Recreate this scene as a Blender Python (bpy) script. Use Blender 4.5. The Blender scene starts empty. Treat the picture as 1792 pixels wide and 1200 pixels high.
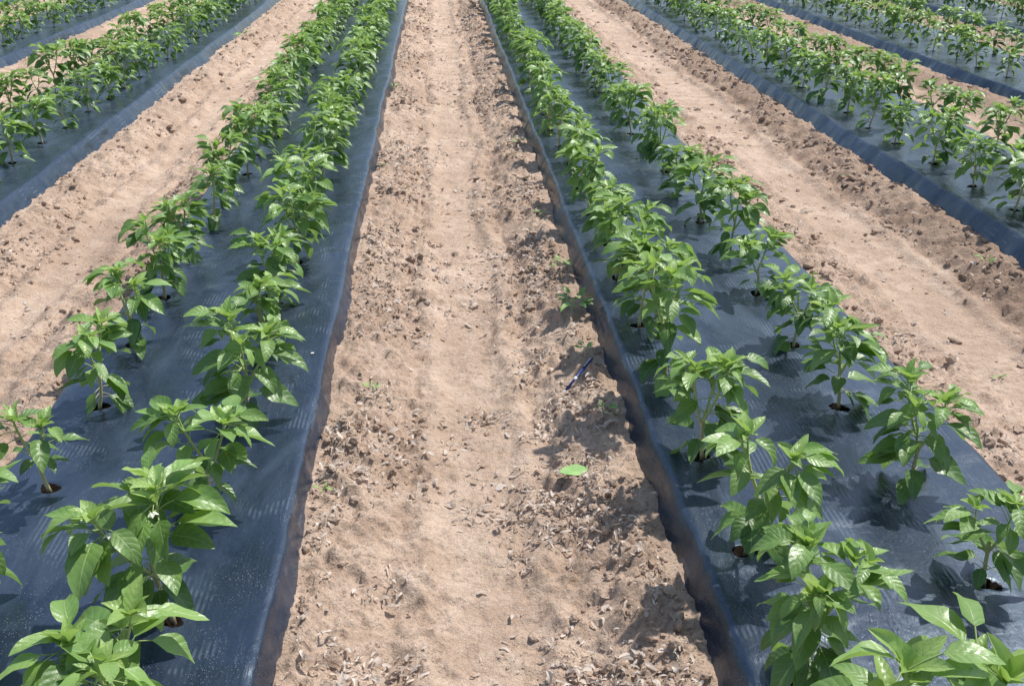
import bpy, math, random
import numpy as np
from mathutils import Vector, Matrix

random.seed(7)
RNG = np.random.default_rng(11)
scene = bpy.context.scene
COL = scene.collection
CAM_Z = 1.62
BED_Z = 0.12
Y_FAR = 14.9

# ------------------------------------------------------------------ noise
TAB = RNG.random((256, 256)) * 2 - 1
def vnoise(x, y, s=0):
    x = np.asarray(x, float) + s * 17.31; y = np.asarray(y, float) + s * 9.77
    xi = np.floor(x).astype(int); yi = np.floor(y).astype(int)
    fx = x - xi; fy = y - yi
    fx = fx * fx * (3 - 2 * fx); fy = fy * fy * (3 - 2 * fy)
    a = TAB[xi & 255, yi & 255]; b = TAB[(xi + 1) & 255, yi & 255]
    c = TAB[xi & 255, (yi + 1) & 255]; d = TAB[(xi + 1) & 255, (yi + 1) & 255]
    return (a * (1 - fx) + b * fx) * (1 - fy) + (c * (1 - fx) + d * fx) * fy
def fbm(x, y, o=4, s=0):
    r = 0; a = 1; t = 0
    for i in range(o):
        ca, sa = math.cos(0.6 * i + 0.3), math.sin(0.6 * i + 0.3)
        r = r + a * vnoise((x * ca - y * sa) * 2 ** i, (x * sa + y * ca) * 2 ** i, s + i * 3)
        t += a; a *= 0.52
    return r / t
def sstep(a, b, x):
    t = np.clip((x - a) / (b - a), 0, 1)
    return t * t * (3 - 2 * t)

# ------------------------------------------------------------------ mesh helpers
def mesh_np(name, V, F, smooth=True, uv=None, attrs=None, mat=None):
    V = np.asarray(V, np.float32); F = np.asarray(F, np.int32)
    me = bpy.data.meshes.new(name)
    n = F.shape[1]
    me.vertices.add(len(V)); me.vertices.foreach_set("co", V.ravel())
    me.loops.add(F.size); me.loops.foreach_set("vertex_index", F.ravel())
    me.polygons.add(len(F))
    me.polygons.foreach_set("loop_start", np.arange(0, F.size, n, dtype=np.int32))
    me.polygons.foreach_set("loop_total", np.full(len(F), n, np.int32))
    me.polygons.foreach_set("use_smooth", np.full(len(F), smooth, bool))
    me.update(calc_edges=True)
    if uv is not None:
        l = me.uv_layers.new(name="UVMap")
        l.data.foreach_set("uv", np.asarray(uv, np.float32)[F.ravel()].ravel())
    for k, v in (attrs or {}).items():
        a = me.attributes.new(k, 'FLOAT', 'POINT')
        a.data.foreach_set("value", np.asarray(v, np.float32))
    if mat: me.materials.append(mat)
    me.validate()
    return me
def add_obj(name, me, parent=None, label=None, category=None, kind=None, group=None):
    ob = bpy.data.objects.new(name, me); COL.objects.link(ob)
    if parent: ob.parent = parent
    if label: ob["label"] = label
    if category: ob["category"] = category
    if kind: ob["kind"] = kind
    if group: ob["group"] = group
    return ob
def grid_faces(nr, nc):
    i = np.arange(nr - 1)[:, None] * nc + np.arange(nc - 1)[None, :]
    i = i.ravel()
    return np.stack([i, i + 1, i + nc + 1, i + nc], 1)

# ------------------------------------------------------------------ node helper
class NT:
    def __init__(s, name):
        s.m = bpy.data.materials.new(name); s.m.use_nodes = True
        s.t = s.m.node_tree; s.t.nodes.clear()
        s.out = s.t.nodes.new('ShaderNodeOutputMaterial')
    def n(s, typ, **kw):
        nd = s.t.nodes.new(typ)
        for k, v in kw.items():
            if k.startswith('i_'):
                key = k[2:]
                key = int(key) if key.isdigit() else key.replace('_', ' ')
                s.set(nd.inputs[key], v)
            else: setattr(nd, k, v)
        return nd
    def set(s, inp, v):
        if hasattr(v, 'links') and hasattr(v, 'is_output'): s.t.links.new(v, inp)
        else: inp.default_value = v
    def math(s, op, a, b=0.0, c=None, clamp=False):
        nd = s.t.nodes.new('ShaderNodeMath'); nd.operation = op; nd.use_clamp = clamp
        s.set(nd.inputs[0], a); s.set(nd.inputs[1], b)
        if c is not None: s.set(nd.inputs[2], c)
        return nd.outputs[0]
    def ramp(s, f, lo, hi, a=0.0, b=1.0):
        nd = s.t.nodes.new('ShaderNodeMapRange'); nd.interpolation_type = 'SMOOTHSTEP'
        if lo > hi: lo, hi, a, b = hi, lo, b, a
        s.set(nd.inputs[0], f); s.set(nd.inputs[1], lo); s.set(nd.inputs[2], hi)
        s.set(nd.inputs[3], a); s.set(nd.inputs[4], b)
        return nd.outputs[0]
    def mix(s, f, a, b, blend='MIX'):
        nd = s.t.nodes.new('ShaderNodeMix'); nd.data_type = 'RGBA'; nd.blend_type = blend
        s.set(nd.inputs[0], f); s.set(nd.inputs[6], a); s.set(nd.inputs[7], b)
        return nd.outputs[2]
    def noise(s, vec, scale, detail=4, rough=0.55, dist=0.0):
        nd = s.t.nodes.new('ShaderNodeTexNoise')
        s.set(nd.inputs['Vector'], vec); nd.inputs['Scale'].default_value = scale
        nd.inputs['Detail'].default_value = detail; nd.inputs['Roughness'].default_value = rough
        nd.inputs['Distortion'].default_value = dist
        return nd.outputs[0]
    def bump(s, h, strength, dist, prev=None):
        nd = s.t.nodes.new('ShaderNodeBump'); s.set(nd.inputs['Height'], h)
        nd.inputs['Strength'].default_value = strength; nd.inputs['Distance'].default_value = dist
        if prev is not None: s.t.links.new(prev, nd.inputs['Normal'])
        return nd.outputs[0]
    def attr(s, nm):
        nd = s.t.nodes.new('ShaderNodeAttribute'); nd.attribute_name = nm
        return nd.outputs['Fac']
    def surf(s, o): s.t.links.new(o, s.out.inputs['Surface'])
def rgb(r, g, b): return (r, g, b, 1.0)

# ------------------------------------------------------------------ materials
def mat_soil(name="sandy_soil"):
    k = NT(name)
    pos = k.n('ShaderNodeNewGeometry').outputs['Position']
    bank = k.attr('bank')
    damp = k.attr('damp')
    n1 = k.noise(pos, 1.3, 5, 0.6)
    n2 = k.noise(pos, 9.0, 6, 0.65, 0.3)
    n3 = k.noise(pos, 70.0, 5, 0.7)
    n4 = k.noise(pos, 320.0, 3, 0.7)
    light = rgb(0.68, 0.520, 0.400); mid = rgb(0.52, 0.375, 0.275); dark = rgb(0.27, 0.180, 0.127)
    f = k.ramp(n2, 0.35, 0.66)
    c = k.mix(f, mid, light)
    c = k.mix(k.math('MULTIPLY', k.ramp(n1, 0.42, 0.64), 0.65), c, rgb(0.49, 0.35, 0.255))
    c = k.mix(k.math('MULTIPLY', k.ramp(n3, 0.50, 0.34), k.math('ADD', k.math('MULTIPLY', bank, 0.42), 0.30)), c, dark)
    c = k.mix(k.math('MULTIPLY', k.ramp(n3, 0.56, 0.72), 0.5), c, rgb(0.77, 0.64, 0.53))
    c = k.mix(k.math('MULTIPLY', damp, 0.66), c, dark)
    g = k.ramp(n4, 0.3, 0.7, 0.82, 1.12)
    c = k.mix(1.0, c, k.n('ShaderNodeCombineColor', i_0=g, i_1=g, i_2=g).outputs[0], 'MULTIPLY')
    b1 = k.bump(n4, 0.6, 0.004)
    b2 = k.bump(n3, 0.9, 0.014, b1)
    b3 = k.bump(n2, 0.6, 0.02, b2)
    p = k.n('ShaderNodeBsdfPrincipled')
    k.set(p.inputs['Base Color'], c); p.inputs['Roughness'].default_value = 0.95
    p.inputs['Specular IOR Level'].default_value = 0.15
    k.t.links.new(b3, p.inputs['Normal']); k.surf(p.outputs[0])
    return k.m

def mat_mulch():
    k = NT("black_plastic_film")
    pos = k.n('ShaderNodeNewGeometry').outputs['Position']
    hole = k.attr('hole'); foot = k.attr('foot')
    mpd = k.n('ShaderNodeMapping'); k.set(mpd.inputs['Vector'], pos); mpd.inputs['Scale'].default_value = (1.6, 0.55, 1)
    dust = k.noise(mpd.outputs[0], 3.0, 8, 0.66, 0.5)
    dfine = k.noise(pos, 120.0, 4, 0.7)
    spk = k.n('ShaderNodeTexVoronoi', i_Scale=170.0); k.set(spk.inputs['Vector'], pos)
    spot = k.ramp(spk.outputs['Distance'], 0.22, 0.11)
    spot = k.math('MULTIPLY', spot, k.ramp(k.noise(pos, 11.0, 3), 0.45, 0.64))
    base = rgb(0.010, 0.017, 0.035)
    c = k.mix(k.math('MULTIPLY', k.ramp(dust, 0.42, 0.70), 0.65), base, rgb(0.046, 0.066, 0.108))
    c = k.mix(k.math('MULTIPLY', k.ramp(dfine, 0.5, 0.8), 0.08), c, rgb(0.20, 0.21, 0.24))
    c = k.mix(k.math('MULTIPLY', spot, 0.65), c, rgb(0.36, 0.35, 0.35))
    mud = k.math('MULTIPLY', k.ramp(foot, 0.60, 0.95), k.ramp(k.noise(pos, 38.0, 5, 0.7), 0.50, 0.64))
    c = k.mix(k.math('MULTIPLY', mud, 0.15), c, rgb(0.24, 0.21, 0.19))
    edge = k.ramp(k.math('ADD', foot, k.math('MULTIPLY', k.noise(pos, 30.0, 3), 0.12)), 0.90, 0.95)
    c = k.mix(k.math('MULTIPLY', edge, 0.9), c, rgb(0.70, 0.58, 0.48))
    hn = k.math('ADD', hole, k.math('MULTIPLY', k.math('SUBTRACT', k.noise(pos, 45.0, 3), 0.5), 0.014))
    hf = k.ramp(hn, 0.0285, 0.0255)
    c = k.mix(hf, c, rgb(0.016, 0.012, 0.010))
    mp = k.n('ShaderNodeMapping'); k.set(mp.inputs['Vector'], pos)
    mp.inputs['Scale'].default_value = (1.0, 0.07, 1.0); mp.inputs['Rotation'].default_value = (0, 0, 0.12)
    rib = k.n('ShaderNodeTexWave', wave_type='BANDS', bands_direction='X')
    k.set(rib.inputs['Vector'], mp.outputs[0])
    rib.inputs['Scale'].default_value = 24.0; rib.inputs['Distortion'].default_value = 0.5
    rib.inputs['Detail'].default_value = 1.0; rib.inputs['Detail Scale'].default_value = 2.0
    mask = k.ramp(k.noise(pos, 6.5, 3, 0.6, 0.4), 0.53, 0.64)
    ribh = k.math('MULTIPLY', rib.outputs[0], mask)
    c = k.mix(k.math('MULTIPLY', k.math('POWER', ribh, 2.0), 0.25), c, rgb(0.20, 0.24, 0.30))
    mp3 = k.n('ShaderNodeMapping'); k.set(mp3.inputs['Vector'], pos)
    mp3.inputs['Scale'].default_value = (3.2, 0.5, 1.0); mp3.inputs['Rotation'].default_value = (0, 0, -0.12)
    cr_ = k.noise(mp3.outputs[0], 9.0, 5, 0.6, 1.0)
    crease = k.ramp(k.math('ABSOLUTE', k.math('SUBTRACT', cr_, 0.5)), 0.0, 0.05)
    wr = k.noise(pos, 12.0, 4, 0.5, 0.6)
    wr2 = k.noise(pos, 70.0, 3, 0.6)
    b = k.bump(ribh, 0.28, 0.0016)
    b = k.bump(crease, 0.20, 0.0015, b)
    b = k.bump(wr2, 0.16, 0.002, b)
    b = k.bump(wr, 0.34, 0.008, b)
    p = k.n('ShaderNodeBsdfPrincipled')
    k.set(p.inputs['Base Color'], c)
    dull = k.math('MAXIMUM', hf, k.math('MAXIMUM', mud, edge))
    r = k.math('ADD', k.ramp(dust, 0.38, 0.68, 0.26, 0.36), k.math('MULTIPLY', dull, 0.6), clamp=True)
    k.set(p.inputs['Roughness'], r)
    k.set(p.inputs['Specular IOR Level'], k.math('MULTIPLY', k.math('SUBTRACT', 1.0, dull), 0.88))
    k.set(p.inputs['Specular Tint'], rgb(0.70, 0.86, 1.0))
    k.t.links.new(b, p.inputs['Normal']); k.surf(p.outputs[0])
    return k.m

def mat_leaf():
    k = NT("pepper_leaf")
    uv = k.n('ShaderNodeUVMap').outputs[0]
    sep = k.n('ShaderNodeSeparateXYZ'); k.set(sep.inputs[0], uv)
    u, v = sep.outputs[0], sep.outputs[1]
    a = k.math('MULTIPLY', k.math('ABSOLUTE', k.math('SUBTRACT', u, 0.5)), 2.0)
    midrib = k.ramp(a, 0.08, 0.02)
    ph = k.math('MULTIPLY', k.math('SUBTRACT', v, k.math('MULTIPLY', a, 0.24)), 38.0)
    sv = k.ramp(k.math('SINE', ph), 0.86, 0.995)
    vein = k.math('MAXIMUM', midrib, k.math('MULTIPLY', sv, 0.45))
    tint = k.attr('tint'); young = k.attr('young')
    pos = k.n('ShaderNodeTexCoord').outputs['Object']
    n = k.noise(pos, 22.0, 3)
    oi = k.n('ShaderNodeObjectInfo').outputs['Random']
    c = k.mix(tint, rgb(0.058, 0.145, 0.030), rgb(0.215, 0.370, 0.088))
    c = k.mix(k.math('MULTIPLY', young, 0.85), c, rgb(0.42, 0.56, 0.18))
    c = k.mix(k.math('MULTIPLY', k.ramp(n, 0.52, 0.75), 0.35), c, rgb(0.27, 0.41, 0.12))
    c = k.mix(k.math('MULTIPLY', oi, 0.18), c, rgb(0.24, 0.36, 0.10))
    c = k.mix(k.math('MULTIPLY', vein, 0.32), c, rgb(0.40, 0.52, 0.23))
    back = k.n('ShaderNodeNewGeometry').outputs['Backfacing']
    c = k.mix(k.math('MULTIPLY', back, 0.45), c, rgb(0.29, 0.41, 0.19))
    h = k.math('SUBTRACT', k.math('MULTIPLY', k.math('SINE', ph), -0.25), vein)
    b = k.bump(h, 0.42, 0.0017)
    b = k.bump(k.noise(pos, 75.0, 3), 0.40, 0.004, b)
    p = k.n('ShaderNodeBsdfPrincipled')
    k.set(p.inputs['Base Color'], c)
    k.set(p.inputs['Roughness'], k.ramp(n, 0.3, 0.7, 0.34, 0.49))
    p.inputs['Specular IOR Level'].default_value = 0.72
    k.t.links.new(b, p.inputs['Normal'])
    t = k.n('ShaderNodeBsdfTranslucent')
    k.set(t.inputs['Color'], k.mix(1.0, c, rgb(1.45, 1.5, 0.75), 'MULTIPLY'))
    m = k.n('ShaderNodeMixShader', i_0=0.31)
    k.t.links.new(p.outputs[0], m.inputs[1]); k.t.links.new(t.outputs[0], m.inputs[2])
    k.surf(m.outputs[0])
    return k.m

def mat_stem():
    k = NT("pepper_stem")
    pos = k.n('ShaderNodeTexCoord').outputs['Object']
    sep = k.n('ShaderNodeSeparateXYZ'); k.set(sep.inputs[0], pos)
    f = k.ramp(sep.outputs[2], 0.05, 0.20)
    c = k.mix(f, rgb(0.54, 0.50, 0.28), rgb(0.36, 0.50, 0.18))
    c = k.mix(k.ramp(sep.outputs[2], 0.015, -0.005), c, rgb(0.10, 0.075, 0.045))
    c = k.mix(k.math('MULTIPLY', k.noise(pos, 60.0, 3), 0.35), c, rgb(0.36, 0.31, 0.16))
    p = k.n('ShaderNodeBsdfPrincipled'); k.set(p.inputs['Base Color'], c)
    p.inputs['Roughness'].default_value = 0.6
    k.surf(p.outputs[0]); return k.m

def mat_simple(name, c1, c2, scale=60.0, rough=0.8, spec=0.3):
    k = NT(name)
    pos = k.n('ShaderNodeTexCoord').outputs['Object']
    c = k.mix(k.ramp(k.noise(pos, scale, 4), 0.35, 0.65), rgb(*c1), rgb(*c2))
    p = k.n('ShaderNodeBsdfPrincipled'); k.set(p.inputs['Base Color'], c)
    p.inputs['Roughness'].default_value = rough
    p.inputs['Specular IOR Level'].default_value = spec
    k.surf(p.outputs[0]); return k.m

def mat_litter():
    k = NT("dry_leaf_litter")
    t = k.attr('tint')
    pos = k.n('ShaderNodeTexCoord').outputs['Object']
    c = k.mix(k.ramp(t, 0.1, 0.9), rgb(0.31, 0.22, 0.16), rgb(0.78, 0.70, 0.62))
    c = k.mix(k.math('MULTIPLY', k.noise(pos, 130.0, 3), 0.4), c, rgb(0.48, 0.37, 0.29))
    p = k.n('ShaderNodeBsdfPrincipled'); k.set(p.inputs['Base Color'], c)
    p.inputs['Roughness'].default_value = 0.85
    p.inputs['Specular IOR Level'].default_value = 0.2
    tr = k.n('ShaderNodeBsdfTranslucent'); k.set(tr.inputs['Color'], c)
    m = k.n('ShaderNodeMixShader', i_0=0.3)
    k.t.links.new(p.outputs[0], m.inputs[1]); k.t.links.new(tr.outputs[0], m.inputs[2])
    k.surf(m.outputs[0]); return k.m

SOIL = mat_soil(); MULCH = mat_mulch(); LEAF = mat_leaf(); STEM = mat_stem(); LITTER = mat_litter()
PETAL = mat_simple("white_petal", (0.78, 0.78, 0.70), (0.6, 0.62, 0.5), 90, 0.6)
PEN_BLUE = mat_simple("blue_pen_plastic", (0.008, 0.018, 0.15), (0.012, 0.026, 0.19), 30, 0.4, 0.5)
PEN_WHITE = mat_simple("white_pen_plastic", (0.65, 0.65, 0.68), (0.75, 0.75, 0.78), 30, 0.4, 0.5)
PAPER = mat_simple("bleached_scrap", (0.72, 0.70, 0.66), (0.5, 0.48, 0.42), 50, 0.7)
WEED = mat_simple("weed_leaf", (0.17, 0.31, 0.07), (0.28, 0.42, 0.13), 40, 0.6)
PALE = mat_simple("pale_green_leaf", (0.22, 0.40, 0.12), (0.30, 0.47, 0.17), 30, 0.6)

# ------------------------------------------------------------------ layout (metres)
BEDS = [
    dict(f0=-1.31, s0=-1.25, s1=-0.425, f1=-0.395, rows=[(-1.09, 1.93), (-0.64, 1.34)], y0=0.4, fine=1),
    dict(f0=0.545, s0=0.605, s1=1.51, f1=1.58, rows=[(0.72, 1.07), (1.22, 1.31)], y0=0.4, fine=1),
    dict(f0=2.56, s0=2.64, s1=3.50, f1=3.57, rows=[(2.82, 3.66), (3.30, 3.86)], y0=2.0, fine=0),
    dict(f0=-3.12, s0=-3.06, s1=-2.25, f1=-2.18, rows=[(-2.92, 4.8), (-2.46, 4.50)], y0=2.0, fine=0),
    dict(f0=4.40, s0=4.47, s1=5.40, f1=5.47, rows=[(4.66, 6.7), (5.14, 7.4)], y0=4.0, fine=0),
    dict(f0=-4.90, s0=-4.84, s1=-4.02, f1=-3.96, rows=[(-4.70, 9.8), (-4.24, 8.6)], y0=4.0, fine=0),
    dict(f0=6.26, s0=6.33, s1=7.30, f1=7.37, rows=[(6.56, 9.9), (7.04, 11.0)], y0=6.0, fine=0),
    dict(f0=-6.75, s0=-6.69, s1=-5.85, f1=-5.78, rows=[], y0=6.0, fine=0),
    dict(f0=8.15, s0=8.22, s1=9.15, f1=9.22, rows=[(8.50, 13.2)], y0=8.0, fine=0),
]
STEP = 0.45
plants = []
for bi, b in enumerate(BEDS):
    b['pts'] = []
    for ri, (x, y) in enumerate(b['rows']):
        while y < Y_FAR:
            px = x + random.uniform(-0.02, 0.02); py = y + random.uniform(-0.025, 0.025)
            plants.append((px, py, bi, ri)); b['pts'].append((px, py))
            y += STEP * (1.0 if bi != 0 or ri == 1 else 0.985)

def foot_wobble(y, s):
    return 0.014 * vnoise(y * 1.7, y * 0 + s, s) + 0.009 * vnoise(y * 6.0, y * 0 + s, s + 3) + 0.003 * vnoise(y * 19.0, y * 0, s + 5)

PATHS = []
fs = sorted([(b['f0'], b['f1']) for b in BEDS])
for i in range(len(fs) - 1): PATHS.append((fs[i][1], fs[i + 1][0]))

def ground_parts(x, y):
    x = np.asarray(x, float); y = np.asarray(y, float)
    d = np.full(x.shape, 9.0); side = np.zeros(x.shape); inside = np.zeros(x.shape, bool)
    for (a, c) in PATHS:
        m = (x >= a - 0.03) & (x <= c + 0.03)
        inside |= m
        dl = x - a; dr = c - x
        dd = np.minimum(dl, dr)
        d = np.where(m, dd, d); side = np.where(m, np.where(dl < dr, -1.0, 1.0), side)
    outside = (x < fs[0][0]) | (x > fs[-1][1])
    wid = 0.29 + 0.08 * fbm(x * 0.9, y * 1.5, 3, 2)
    bank = 1 - sstep(wid * 0.60, wid * 1.42, d + 0.16 * fbm(x * 4.5, y * 4.5, 4, 9))
    rise = 1 - sstep(0.02, wid + 0.08, d)
    z = -0.042 + 0.080 * rise
    z = z + 0.018 * np.exp(-((d - wid - 0.03) / 0.035) ** 2)
    z = z - 0.016 * np.exp(-((d - wid + 0.05) / 0.03) ** 2)
    big = fbm(x * 3.0, y * 3.0, 3, 1)
    cl = fbm(x * 11, y * 11, 4, 5)
    lump = np.clip(fbm(x * 18, y * 18, 3, 8) + 0.05, 0, 1)
    lump2 = np.clip(fbm(x * 40, y * 40, 2, 18) - 0.02, 0, 1)
    fine = fbm(x * 60, y * 60, 3, 12)
    near = sstep(0.0, 0.05, d)
    z = z + 0.012 * big + bank * (0.45 + 0.55 * near) * (0.026 * cl + 0.044 * lump + 0.024 * lump2 + 0.006 * fine) + (1 - bank) * (0.010 * cl + 0.004 * fine + 0.008 * lump2)
    z = np.where(inside, z, np.where(outside, 0.01 * big, -0.03))
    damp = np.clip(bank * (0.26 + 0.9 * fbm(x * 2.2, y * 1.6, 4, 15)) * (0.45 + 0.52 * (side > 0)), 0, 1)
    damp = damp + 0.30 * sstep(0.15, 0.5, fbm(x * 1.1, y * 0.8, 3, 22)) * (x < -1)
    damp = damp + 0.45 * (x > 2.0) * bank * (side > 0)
    return z, bank, np.clip(damp, 0, 1)

# ------------------------------------------------------------------ ground sheet
def xs_list():
    xs = [-300, -120, -50, -25, -14, -10, -8, -7]
    segs = []
    for (a, c) in PATHS:
        mid = (a + c) / 2
        st = 0.0085 if abs(mid) < 0.5 else (0.014 if abs(mid) < 2.3 else 0.035)
        segs.append((a - 0.028, c + 0.028, st))
    for (a, c, st) in segs:
        n = int(round((c - a) / st)) + 1
        xs += list(np.linspace(a, c, n))
        xs += [c + 0.25]
    xs += [9.3, 10, 14, 25, 50, 120, 300]
    return np.array(sorted(set(round(v, 5) for v in xs)))
def ys_list():
    ys = [-300, -100, -40, -15, -6, -3, -1.5, -0.5, 0.2]
    y = 0.6
    while y < 17:
        ys.append(y); y += 0.006 + 0.0026 * max(0, y - 1.0)
    ys += [17.2, 18, 20, 24, 32, 50, 90, 180, 400]
    return np.array(ys)
xs = xs_list(); ys = ys_list()
X, Y = np.meshgrid(xs, ys)
Z, BK, DP = ground_parts(X, Y)
gm = mesh_np("ground", np.stack([X.ravel(), Y.ravel(), Z.ravel()], 1), grid_faces(len(ys), len(xs)),
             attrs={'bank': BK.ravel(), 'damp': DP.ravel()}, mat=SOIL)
add_obj("ground", gm, label="dry sandy tan soil with crumbly furrows between beds", category="ground", kind="structure")

# ------------------------------------------------------------------ mulch beds
for bi, b in enumerate(BEDS):
    st = 0.011 if b['fine'] else 0.018
    s0, s1, f0, f1 = b['s0'], b['s1'], b['f0'], b['f1']
    prof = []
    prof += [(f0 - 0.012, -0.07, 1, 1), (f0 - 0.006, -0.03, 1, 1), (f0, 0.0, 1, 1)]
    for t in np.linspace(0.12, 0.84, 7):
        prof.append((f0 + (s0 - f0) * t * 0.95, (BED_Z - 0.008) * t, 1, 1 - t))
    prof.append((s0 - 0.003, BED_Z - 0.009, 0.8, 0.05)); prof.append((s0 + 0.003, BED_Z - 0.003, 0.4, 0))
    n = int((s1 - s0 - 0.03) / st)
    for t in np.linspace(0, 1, n + 1):
        x = s0 + 0.012 + (s1 - s0 - 0.024) * t
        prof.append((x, BED_Z + 0.006 * math.sin(math.pi * t), 0, 0))
    prof.append((s1 - 0.003, BED_Z - 0.003, 0.4, 0)); prof.append((s1 + 0.003, BED_Z - 0.009, 0.8, 0.05))
    for t in np.linspace(0.84, 0.12, 7):
        prof.append((f1 + (s1 - f1) * t * 0.95, (BED_Z - 0.008) * t, 1, 1 - t))
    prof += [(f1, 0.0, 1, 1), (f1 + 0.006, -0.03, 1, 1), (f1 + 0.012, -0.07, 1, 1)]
    P = np.array(prof)
    yl = []; y = b['y0']
    while y < 17:
        yl.append(y); y += (st if y < 6 else 0.016) if b['fine'] else 0.018
    yl += list(np.arange(17.1, 60, 0.8))
    yl = np.array(yl)
    PX, YY = np.meshgrid(P[:, 0], yl); PZ = np.repeat(P[None, :, 1], len(yl), 0)
    SD = np.repeat(P[None, :, 2], len(yl), 0); FT = np.repeat(P[None, :, 3], len(yl), 0)
    left = PX < (s0 + s1) / 2
    wob = np.where(left, foot_wobble(YY, bi * 2 + 1), foot_wobble(YY, bi * 2 + 2))
    low = np.clip(1 - PZ / BED_Z, 0, 1)
    PX = PX + wob * (0.45 + 1.0 * low)
    PX = PX + SD * 0.004 * fbm(YY * 8, PZ * 22 + bi, 3, 31)
    PZ = PZ + np.where(PZ > 0.02, 0.006 * fbm(PX * 2.4, YY * 1.2, 3, 33 + bi) + 0.0016 * fbm(PX * 7, YY * 5, 2, 35 + bi), 0)
    wr = np.clip(fbm(PX * 3 + YY * 5, YY * 10 - PX * 4, 2, 37 + bi), 0.2, 1) - 0.2
    PZ = PZ + np.where(PZ > 0.05, 0.006 * wr, 0)
    dist = np.full(PX.shape, 1.0)
    for (hx, hy) in b['pts']:
        i0, i1 = np.searchsorted(yl, [hy - 0.15, hy + 0.15])
        if i1 > i0:
            sl = slice(i0, i1)
            ang = np.arctan2(YY[sl] - hy, PX[sl] - hx)
            rr = np.hypot(PX[sl] - hx, (YY[sl] - hy)) / (1 + 0.2 * np.sin(ang * 2 + hx * 40 + hy * 9) + 0.14 * np.sin(ang * 3 + hy * 30))
            dist[sl] = np.minimum(dist[sl], rr)
    PZ = PZ - 0.026 * (1 - sstep(0.004, 0.020, dist))
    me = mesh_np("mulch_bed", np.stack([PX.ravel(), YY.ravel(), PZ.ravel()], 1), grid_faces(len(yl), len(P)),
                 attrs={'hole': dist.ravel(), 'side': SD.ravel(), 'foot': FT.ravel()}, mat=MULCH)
    add_obj("mulch_bed", me, label="long raised bed wrapped in dusty black plastic mulch film",
            category="raised bed", group="plastic covered beds of the pepper field")

# ------------------------------------------------------------------ pepper plant builder
class Geo:
    def __init__(s): s.V = []; s.F = []; s.UV = []; s.T = []; s.Y = []
NR, NC = 9, 5
def width(t):
    w = (math.sin(math.pi * min(1, t ** 0.74)) ** 0.80) if 0 < t < 1 else 0
    return w * (1 - 0.25 * t)
def leaf(g, p, az, el, L, W, droop, fold, roll, tint, young, rnd):
    base = len(g.V)
    p = Vector(p); wav = rnd.uniform(0, 6.28); wa = rnd.uniform(0.02, 0.07) * L; azc = az; bend = rnd.uniform(-0.4, 0.4)
    seg = L / (NR - 1)
    for i in range(NR):
        t = i / (NR - 1)
        e = el - droop * (t ** 1.1); a = azc + bend * t
        d = Vector((math.cos(a) * math.cos(e), math.sin(a) * math.cos(e), math.sin(e)))
        s = Vector((-math.sin(a), math.cos(a), 0))
        nrm = d.cross(s)
        q = Matrix.Rotation(roll * (0.6 + 0.6 * t), 3, d)
        s = q @ s; nrm = q @ nrm
        w = max(width(t) * W * 0.5, 0.0006)
        for j in range(NC):
            c = (j - 2) / 2
            off = s * (w * c) + nrm * (fold * abs(c) ** 1.4 * w)
            if abs(c) == 1: off += nrm * (wa * math.sin(wav + t * 8 + c * 1.3)) * (width(t))
            g.V.append(tuple(p + off)); g.UV.append((0.5 + c * 0.5, t)); g.T.append(tint); g.Y.append(young)
        p = p + d * seg
    for i in range(NR - 1):
        for j in range(NC - 1):
            k = base + i * NC + j
            g.F.append((k, k + NC, k + NC + 1, k + 1))
def tube(g, pts, rads, n=6):
    base = len(g.V)
    for i, p in enumerate(pts):
        p = Vector(p)
        d = (Vector(pts[min(i + 1, len(pts) - 1)]) - Vector(pts[max(i - 1, 0)])).normalized()
        a = d.cross(Vector((0.3, 1, 0.1))).normalized(); b2 = d.cross(a)
        for k in range(n):
            th = 2 * math.pi * k / n
            g.V.append(tuple(p + (a * math.cos(th) + b2 * math.sin(th)) * rads[i]))
    for i in range(len(pts) - 1):
        for k in range(n):
            a0 = base + i * n + k; a1 = base + i * n + (k + 1) % n
            g.F.append((a0, a1, a1 + n, a0 + n))
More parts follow.
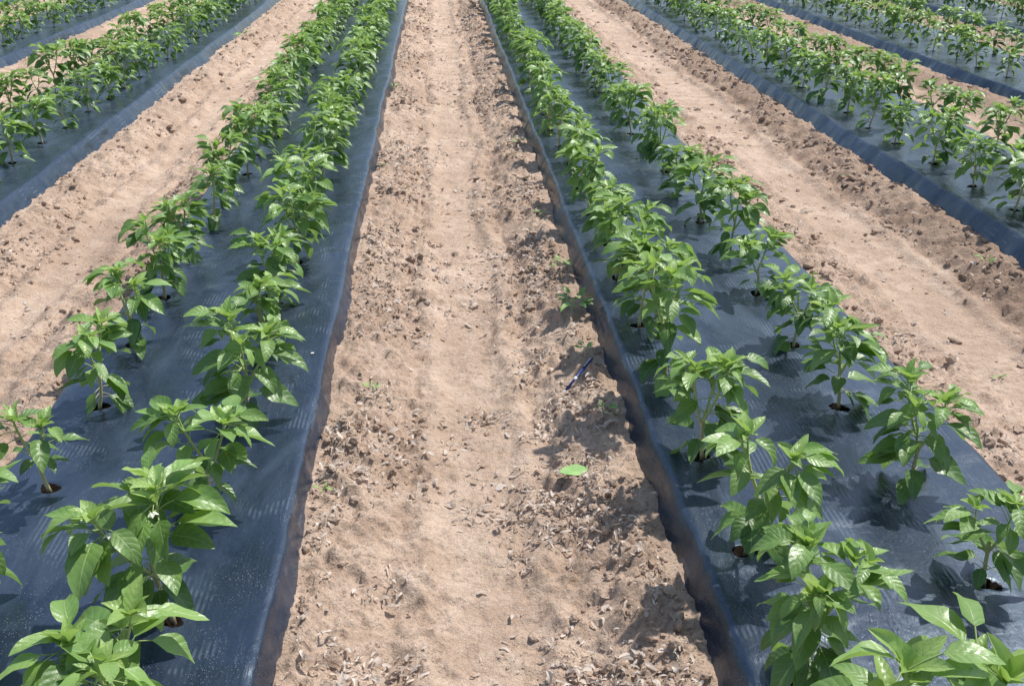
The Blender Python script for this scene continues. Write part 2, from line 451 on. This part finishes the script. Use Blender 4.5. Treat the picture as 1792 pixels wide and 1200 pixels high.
def plant_meshes(seed, H=0.36, dense=1.0, big=1.0, flowers=0):
    r = random.Random(seed)
    G = Geo(); S = Geo(); FLS = []
    nodes = []
    lean = r.uniform(0, 6.28); la = r.uniform(0.0, 0.03)
    hs = H * r.uniform(0.40, 0.50)
    trunk = []
    for i in range(7):
        t = i / 6
        trunk.append((math.cos(lean) * la * t + 0.004 * math.sin(t * 5 + seed), math.sin(lean) * la * t + 0.004 * math.cos(t * 4), -0.05 + (hs + 0.05) * t))
    tube(S, trunk, [0.0066 - 0.0018 * (i / 6) for i in range(7)], 8)
    top = Vector(trunk[-1])
    for hh in (0.50, 0.60, 0.70, 0.80, 0.9):
        if r.random() < 0.92 * dense:
            k = hh * 6; i = int(k); p = Vector(trunk[i]).lerp(Vector(trunk[min(i + 1, 6)]), k - i)
            nodes.append((p, r.uniform(0, 6.28), 0.15 + 0.3 * hh, 1.0))
    nb = 3 if (dense > 0.7 and r.random() < 0.8) else 2
    a0 = r.uniform(0, 6.28)
    tips = []
    for bI in range(nb):
        az = a0 + bI * 2 * math.pi / nb + r.uniform(-0.4, 0.4)
        st = top if r.random() < 0.7 else Vector(trunk[5])
        sp = r.uniform(0.32, 0.70); ln = (H - hs) * r.uniform(0.5, 0.72)
        pts = [st]
        for i in range(1, 5):
            t = i / 4
            e = sp * (1 - 0.35 * t)
            pts.append(pts[-1] + Vector((math.cos(az) * math.sin(e), math.sin(az) * math.sin(e), math.cos(e))) * ln / 4)
        tube(S, pts, [0.0045 - 0.0012 * i / 4 for i in range(5)], 6)
        for i in (1, 2, 3, 4):
            if r.random() < 0.94: nodes.append((pts[i], az + r.uniform(-1.5, 1.5), 0.45 + 0.1 * i, 1.0))
        for c in range(2):
            if c == 1 and r.random() < 0.15: continue
            az2 = az + (c * 2 - 1) * r.uniform(0.4, 0.9); e = r.uniform(0.1, 0.6); l2 = (H - hs) * r.uniform(0.22, 0.48)
            q = [pts[-1]]
            for i in range(1, 4):
                q.append(q[-1] + Vector((math.cos(az2) * math.sin(e), math.sin(az2) * math.sin(e), math.cos(e))) * l2 / 3); e *= 0.8
            tube(S, q, [0.0030 - 0.0010 * i / 3 for i in range(4)], 5)
            for i in (1, 2, 3):
                if r.random() < 0.94: nodes.append((q[i], az2 + r.uniform(-1.2, 1.2), 0.75 + 0.08 * i, 1.0))
            tips.append((q[-1], az2))
    cen = Vector((top.x, top.y, 0))
    for (p, az, o, k) in nodes:
        cnt = 2
        for c in range(cnt):
            if r.random() > 0.92 * dense + 0.05: continue
            out = math.atan2(p.y - cen.y, p.x - cen.x) if (p - cen).xy.length > 0.012 else az
            a = az + c * (2 * math.pi / cnt) + r.uniform(-0.5, 0.5) if r.random() < 0.5 else out + r.uniform(-1.3, 1.3)
            L = big * r.choice((r.uniform(0.060, 0.085), r.uniform(0.08, 0.108), r.uniform(0.088, 0.118))) * (1.0 if o < 0.85 else 0.84)
            W = L * r.uniform(0.50, 0.63)
            el = r.uniform(-0.50, 0.20) if o < 0.6 else r.uniform(-0.35, 0.5)
            pl = r.uniform(0.022, 0.050) * big
            d = Vector((math.cos(a) * math.cos(el + 0.35), math.sin(a) * math.cos(el + 0.35), math.sin(el + 0.35)))
            e1 = p + d * pl
            tube(S, [p, p + d * pl * 0.5 + Vector((0, 0, 0.002)), e1], [0.0016, 0.0013, 0.0012], 4)
            leaf(G, e1, a, el - 0.1, L, W, r.uniform(0.25, 1.2), r.uniform(0.1, 0.5), r.uniform(-0.6, 0.6),
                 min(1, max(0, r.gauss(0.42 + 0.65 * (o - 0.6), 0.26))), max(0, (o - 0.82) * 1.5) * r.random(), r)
    for (p, az) in tips:
        for c in range(r.choice((3, 4, 5))):
            a = az + c * 2.4 + r.uniform(-0.3, 0.3)
            L = big * r.uniform(0.035, 0.072)
            leaf(G, p, a, r.uniform(0.4, 1.2), L, L * r.uniform(0.42, 0.54), r.uniform(0.2, 0.8), r.uniform(0.4, 0.8), r.uniform(-0.4, 0.4),
                 r.uniform(0.5, 1), r.uniform(0.4, 1.0), r)
    for f in range(flowers):
        p, az, o, k = r.choice(nodes[-12:])
        c = p + Vector((math.cos(az) * 0.03, math.sin(az) * 0.03, -0.005))
        tube(S, [p, (p + c) / 2 + Vector((0, 0, 0.006)), c], [0.0012, 0.001, 0.001], 4)
        FL = Geo()
        for m in range(5):
            a = m * 2 * math.pi / 5
            leaf(FL, c, a, -0.1, 0.012, 0.009, 0.5, 0.2, 0.0, 0, 0, r)
        FLS.append(mesh_np("flower", FL.V, FL.F, uv=FL.UV, mat=PETAL))
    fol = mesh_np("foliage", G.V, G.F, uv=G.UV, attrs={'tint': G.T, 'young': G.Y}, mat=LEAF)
    stm = mesh_np("stem", S.V, S.F, mat=STEM)
    return fol, stm, FLS

VARS = []
for i in range(18):
    VARS.append(plant_meshes(300 + i, H=0.285 + 0.06 * ((i * 5) % 7) / 6, dense=1.0, big=0.96 + 0.14 * ((i * 3) % 5) / 4, flowers=[0, 1, 0, 2][i % 4]))
SMALL = plant_meshes(991, H=0.25, dense=0.55, big=0.9)

for n, (x, y, bi, ri) in enumerate(plants):
    small = bi == 0 and x < -0.9 and 2.2 < y < 2.5
    v = SMALL if small else VARS[(n * 5 + random.randint(0, 4)) % len(VARS)]
    e = bpy.data.objects.new("pepper_plant", None); COL.objects.link(e)
    e.empty_display_size = 0.05
    e.location = (x, y, BED_Z + 0.003)
    if bi == 1 and ri == 1: s = random.uniform(0.84, 0.98)
    elif bi < 2: s = random.uniform(0.92, 1.08)
    else: s = random.uniform(0.80, 0.98)
    if small: s = 1.0
    if bi == 1 and y < 1.2: s = 1.20
    e.scale = (s, s, s * random.uniform(0.96, 1.06)); e.rotation_euler = (random.uniform(-.08, .08), random.uniform(-.08, .08), random.uniform(0, 6.28))
    e["label"] = ("small sparse young pepper plant in black plastic mulch" if small else
                  ("bushy green pepper plant with white flowers in black plastic mulch" if v[2] and y < 4 else "bushy green pepper plant growing through black plastic mulch"))
    e["category"] = "pepper plant"; e["group"] = "pepper plants in rows"
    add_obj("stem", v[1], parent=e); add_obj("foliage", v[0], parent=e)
    if y < 7:
        for fm in v[2]: add_obj("flower", fm, parent=e)
print("PLANTS", len(plants))

# ------------------------------------------------------------------ soil clods (stuff)
def ico():
    import bmesh
    bm = bmesh.new(); bmesh.ops.create_icosphere(bm, subdivisions=2, radius=1.0)
    V = np.array([v.co[:] for v in bm.verts]); F = np.array([[v.index for v in f.verts] for f in bm.faces]); bm.free()
    return V, F
IV, IF = ico()
def scatter_path(n, a, c, ymin, ymax, bankbias):
    m = 0; xsL = []; ysL = []
    while m < n:
        k = n * 3
        t = RNG.random(k); yy = ymin * (ymax / ymin) ** RNG.random(k)
        xx = a + (c - a) * t
        dd = np.minimum(xx - a, c - xx)
        clus = fbm(xx * 4, yy * 3, 3, 44)
        pr = np.clip((1 - sstep(0.14, 0.38, dd + 0.08 * fbm(xx * 3, yy * 3, 2, 51))) * bankbias + (1 - bankbias), 0.03, 1) * np.clip(0.40 + 1.3 * clus, 0.02, 1)
        keep = RNG.random(k) < pr
        xsL.append(xx[keep]); ysL.append(yy[keep]); m += keep.sum()
    return np.concatenate(xsL)[:n], np.concatenate(ysL)[:n]
cx, cy, cr = [], [], []
for (a, c) in PATHS:
    mid = (a + c) / 2
    if abs(mid) < 0.5: N, y0 = 7500, 1.1
    elif abs(mid) < 2.3: N, y0 = 3400, 2.0
    elif abs(mid) < 4.2: N, y0 = 400, 6
    else: continue
    x_, y_ = scatter_path(N, a, c, y0, 15.5, 0.88)
    cx.append(x_); cy.append(y_)
    rr = 0.0024 + 0.013 * RNG.random(N) ** 4.5 * (1.5 if mid > 1 else 1.0)
    cr.append(rr * (1 + 0.06 * y_))
cx = np.concatenate(cx); cy = np.concatenate(cy); cr = np.concatenate(cr)
cz, _, cd = ground_parts(cx, cy)
nv = len(IV)
VV = np.zeros((len(cx), nv, 3))
for i in range(len(cx)):
    A = RNG.random(3) * 6.28
    R = np.array(Matrix.Rotation(A[0], 3, 'X') @ Matrix.Rotation(A[1], 3, 'Z') @ Matrix.Rotation(A[2], 3, 'Y'))
    q = (IV * (1 + 0.6 * (RNG.random((nv, 1)) - 0.5)) * (0.6 + 0.7 * RNG.random(3))) @ R.T
    VV[i] = q * cr[i] * (1, 1, 0.75) + (cx[i], cy[i], cz[i] - cr[i] * 0.05)
FF = (IF[None] + (np.arange(len(cx)) * nv)[:, None, None]).reshape(-1, 3)
dm = np.repeat(np.clip(RNG.random(len(cx)) * 0.12 + cd * 0.8, 0, 1), nv)
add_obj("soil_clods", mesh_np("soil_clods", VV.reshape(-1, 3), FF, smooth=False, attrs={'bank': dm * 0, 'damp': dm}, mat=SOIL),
        label="loose crumbs and clods of dry brown soil", category="soil clods", kind="stuff")

# ------------------------------------------------------------------ dry leaf litter (stuff)
LV, LF, LT = [], [], []
def flake(x, y, z, L, W, tint):
    base = len(LV)
    az = random.uniform(0, 6.28); curl = random.uniform(-2.2, 2.8); cup = random.uniform(0.1, 1.1); tip = random.uniform(-0.3, 0.5)
    s = Vector((-math.sin(az), math.cos(az), random.uniform(-0.35, 0.35))).normalized()
    p = Vector((x, y, z)); e = tip + curl * 0.3; nseg = 5; tw = random.uniform(-2.2, 2.2)
    for i in range(nseg):
        t = i / (nseg - 1)
        d = Vector((math.cos(az + tw * t) * math.cos(e), math.sin(az + tw * t) * math.cos(e), math.sin(e)))
        n = d.cross(s).normalized()
        if n.z < 0: n = -n
        w = W * (math.sin(math.pi * (0.12 + 0.8 * t)) ** 0.8) * 0.5
        for c in (-1, 0, 1):
            LV.append(tuple(p + s * (w * c * random.uniform(.3, 1.4)) + n * (cup * abs(c) * w))); LT.append(tint)
        p = p + d * L / (nseg - 1); e -= curl / nseg
    for i in range(nseg - 1):
        for j in range(2):
            k = base + i * 3 + j; LF.append((k, k + 3, k + 4, k + 1))
def litter(N, a, c, y0, y1, sc=1.0):
    x_, y_ = scatter_path(N, a, c, y0, y1, 0.74)
    z_ = ground_parts(x_, y_)[0]
    for i in range(N):
        L = sc * (0.006 + 0.026 * random.random() ** 2) * (1 + 0.06 * y_[i])
        flake(x_[i], y_[i], z_[i] + random.uniform(0.001, 0.004), L, L * random.uniform(0.2, 0.6), min(1, max(0, random.gauss(0.66, 0.27))))
litter(8500, -0.38, 0.52, 1.1, 14)
litter(1600, 1.62, 2.53, 2.2, 14)
litter(900, -2.15, -1.35, 2.6, 14)
for k in range(60):
    y = 1.25 * (9 / 1.25) ** random.random(); x = random.choice((random.uniform(-0.33, -0.1), random.uniform(0.1, 0.5), random.uniform(0.15, 0.5)))
    for i in range(48):
        xx = random.gauss(x, 0.035); yy = random.gauss(y, 0.035)
        if not -0.36 < xx < 0.50: continue
        zz = float(ground_parts(np.array([xx]), np.array([yy]))[0][0]) + random.uniform(0.001, 0.012)
        L = 0.008 + 0.030 * random.random() ** 1.6
        flake(xx, yy, zz, L, L * random.uniform(0.15, 0.5), min(1, max(0, random.gauss(0.64, 0.3))))
add_obj("leaf_litter", mesh_np("leaf_litter", LV, LF, attrs={'tint': LT}, mat=LITTER),
        label="scattered curled dry weed leaves on the soil", category="leaf litter", kind="stuff")

# ------------------------------------------------------------------ weeds
def gz(x, y): return float(ground_parts(np.array([x]), np.array([y]))[0][0])
def weed(x, y, size, n, seed, lab):
    r = random.Random(seed); G = Geo(); S = Geo()
    for i in range(n):
        a = i * 2.4 + r.uniform(-.3, .3); L = size * r.uniform(0.5, 0.9); el = r.uniform(0.0, 0.9)
        st = Vector((0, 0, size * r.uniform(0.05, 0.5))); d = Vector((math.cos(a), math.sin(a), 0.6)) * size * 0.35
        tube(S, [(0, 0, -0.01), st, st + d], [0.0012, 0.001, 0.0007], 4)
        leaf(G, st + d, a, el, L, L * 0.42, r.uniform(0.4, 1.2), 0.25, r.uniform(-.4, .4), 0.8, 0.6, r)
    e = bpy.data.objects.new("weed", None); COL.objects.link(e); e.empty_display_size = 0.03
    e.location = (x, y, gz(x, y)); e["label"] = lab; e["category"] = "weed"; e["group"] = "weeds along the bed edges"
    add_obj("stem", mesh_np("stem", S.V, S.F, mat=STEM), parent=e)
    add_obj("foliage", mesh_np("foliage", G.V, G.F, uv=G.UV, attrs={'tint': G.T, 'young': G.Y}, mat=WEED), parent=e)
w1 = "small green weed seedling on bare soil beside plastic"
for i, (x, y, s, n) in enumerate([(0.50, 3.60, 0.085, 16), (0.505, 4.08, 0.055, 10), (0.50, 3.25, 0.048, 8), (0.50, 2.78, 0.045, 8),
                                  (-0.262, 3.04, 0.038, 7), (-0.37, 2.42, 0.03, 5), (-0.37, 5.9, 0.035, 6), (-0.38, 8.3, 0.06, 8),
                                  (0.50, 4.9, 0.04, 7), (2.45, 4.1, 0.05, 7), (2.38, 5.6, 0.04, 6), (0.50, 6.4, 0.05, 6), (-2.1, 11.2, 0.10, 10), (2.0, 3.1, 0.03, 5)]):
    weed(x, y, s, n, 50 + i, "leafy yellow green weed at the plastic bed edge" if i == 0 else w1)

# ------------------------------------------------------------------ small single items
g = Geo(); r = random.Random(3)
leaf(g, (-0.045, 0, 0), 0.1, 0.05, 0.10, 0.062, 0.12, 0.10, 0.05, 0.9, 0.7, r)
o = add_obj("fallen_leaf", mesh_np("fallen_leaf", g.V, g.F, uv=g.UV, attrs={'tint': g.T, 'young': g.Y}, mat=PALE),
            label="single pale green leaf lying on the soil", category="leaf")
o.location = (0.365, 2.51, gz(0.365, 2.51) + 0.020)
g = Geo(); leaf(g, (0, 0, 0), 2.9, 0.1, 0.10, 0.045, 0.3, 0.15, 0.1, 0.9, 0.9, r)
o = add_obj("fallen_leaf", mesh_np("fallen_leaf", g.V, g.F, uv=g.UV, mat=PAPER),
            label="bleached dry leaf lying on the black plastic", category="leaf")
o.location = (0.96, 5.95, BED_Z + 0.012)
g = Geo(); leaf(g, (0, 0, 0), 0.7, 0.05, 0.013, 0.010, 0.3, 0.1, 0.1, 0.9, 0.9, r)
o = add_obj("paper_scrap", mesh_np("paper_scrap", g.V, g.F, uv=g.UV, mat=PAPER),
            label="tiny white scrap lying on black plastic film", category="scrap")
o.location = (-0.475, 3.15, BED_Z + 0.006)
pen = bpy.data.objects.new("pen", None); COL.objects.link(pen); pen.empty_display_size = 0.05
pen["label"] = "thin dark blue pen lying on the soil"; pen["category"] = "pen"
def pen_part(nm, prof, mat, off=(0, 0)):
    g = Geo(); tube(g, [(x, off[0], off[1]) for x, _ in prof], [q for _, q in prof], 10)
    add_obj(nm, mesh_np(nm, g.V, g.F, mat=mat), parent=pen)
pen_part("barrel", [(-0.085, 0.0001), (-0.085, 0.0042), (-0.02, 0.0046), (0.03, 0.0046), (0.03, 0.0001)], PEN_BLUE)
pen_part("cap", [(0.030, 0.0001), (0.030, 0.0056), (0.088, 0.0052), (0.092, 0.004), (0.092, 0.0001)], PEN_BLUE)
pen_part("grip_band", [(-0.028, 0.0048), (-0.026, 0.0060), (-0.016, 0.0060), (-0.014, 0.0048)], PEN_WHITE)
pen_part("tip", [(-0.085, 0.0042), (-0.094, 0.003), (-0.101, 0.0004)], PEN_WHITE)
pen_part("clip", [(0.04, 0.0001), (0.04, 0.0012), (0.085, 0.0012), (0.085, 0.0001)], PEN_WHITE, (0.0, 0.0070))
CX_, CY_ = 0.445, 3.04
ts = np.linspace(-1, 1, 21)
pz = np.array([gz(CX_ + 0.068 * t, CY_ + 0.08 * t) for t in ts])
sl_ = float(np.polyfit(ts * 0.105, pz, 1)[0])
off = float(np.max(pz - sl_ * ts * 0.105))
pen.location = (CX_, CY_, off + 0.005)
pen.rotation_euler = (0, -math.atan(sl_), math.atan2(0.16, 0.136))

# ------------------------------------------------------------------ light
sd = Vector((0.50, 0.42, 1.0)).normalized()
el = math.asin(sd.z); rot = math.atan2(sd.x, sd.y)
w = bpy.data.worlds.new("World"); scene.world = w; w.use_nodes = True
nt = w.node_tree; bg = nt.nodes['Background']; sky = nt.nodes.new('ShaderNodeTexSky')
sky.sky_type = 'NISHITA'; sky.sun_disc = False; sky.sun_elevation = el; sky.sun_rotation = rot
sky.dust_density = 1.3; sky.air_density = 1.2; sky.ozone_density = 2.0
nt.links.new(sky.outputs[0], bg.inputs[0]); bg.inputs[1].default_value = 0.15
sl = bpy.data.lights.new("sun", 'SUN'); sl.energy = 5.0; sl.angle = math.radians(1.0); sl.color = (1.0, 0.965, 0.91)
so = bpy.data.objects.new("sun", sl); COL.objects.link(so); so.rotation_euler = sd.to_track_quat('Z', 'Y').to_euler()
so.location = (6, 7, 12)

# ------------------------------------------------------------------ camera
cam = bpy.data.cameras.new("camera"); cam.lens = 35; cam.sensor_width = 36; cam.clip_end = 1000; cam.clip_start = 0.05
co = bpy.data.objects.new("camera", cam); COL.objects.link(co)
co.location = (0, 0, CAM_Z)
co.rotation_euler = (math.radians(90 - 25.07), 0, math.radians(-4.05))
scene.camera = co
scene.view_settings.view_transform = 'Standard'; scene.view_settings.look = 'None'
scene.view_settings.exposure = 0; scene.view_settings.gamma = 1
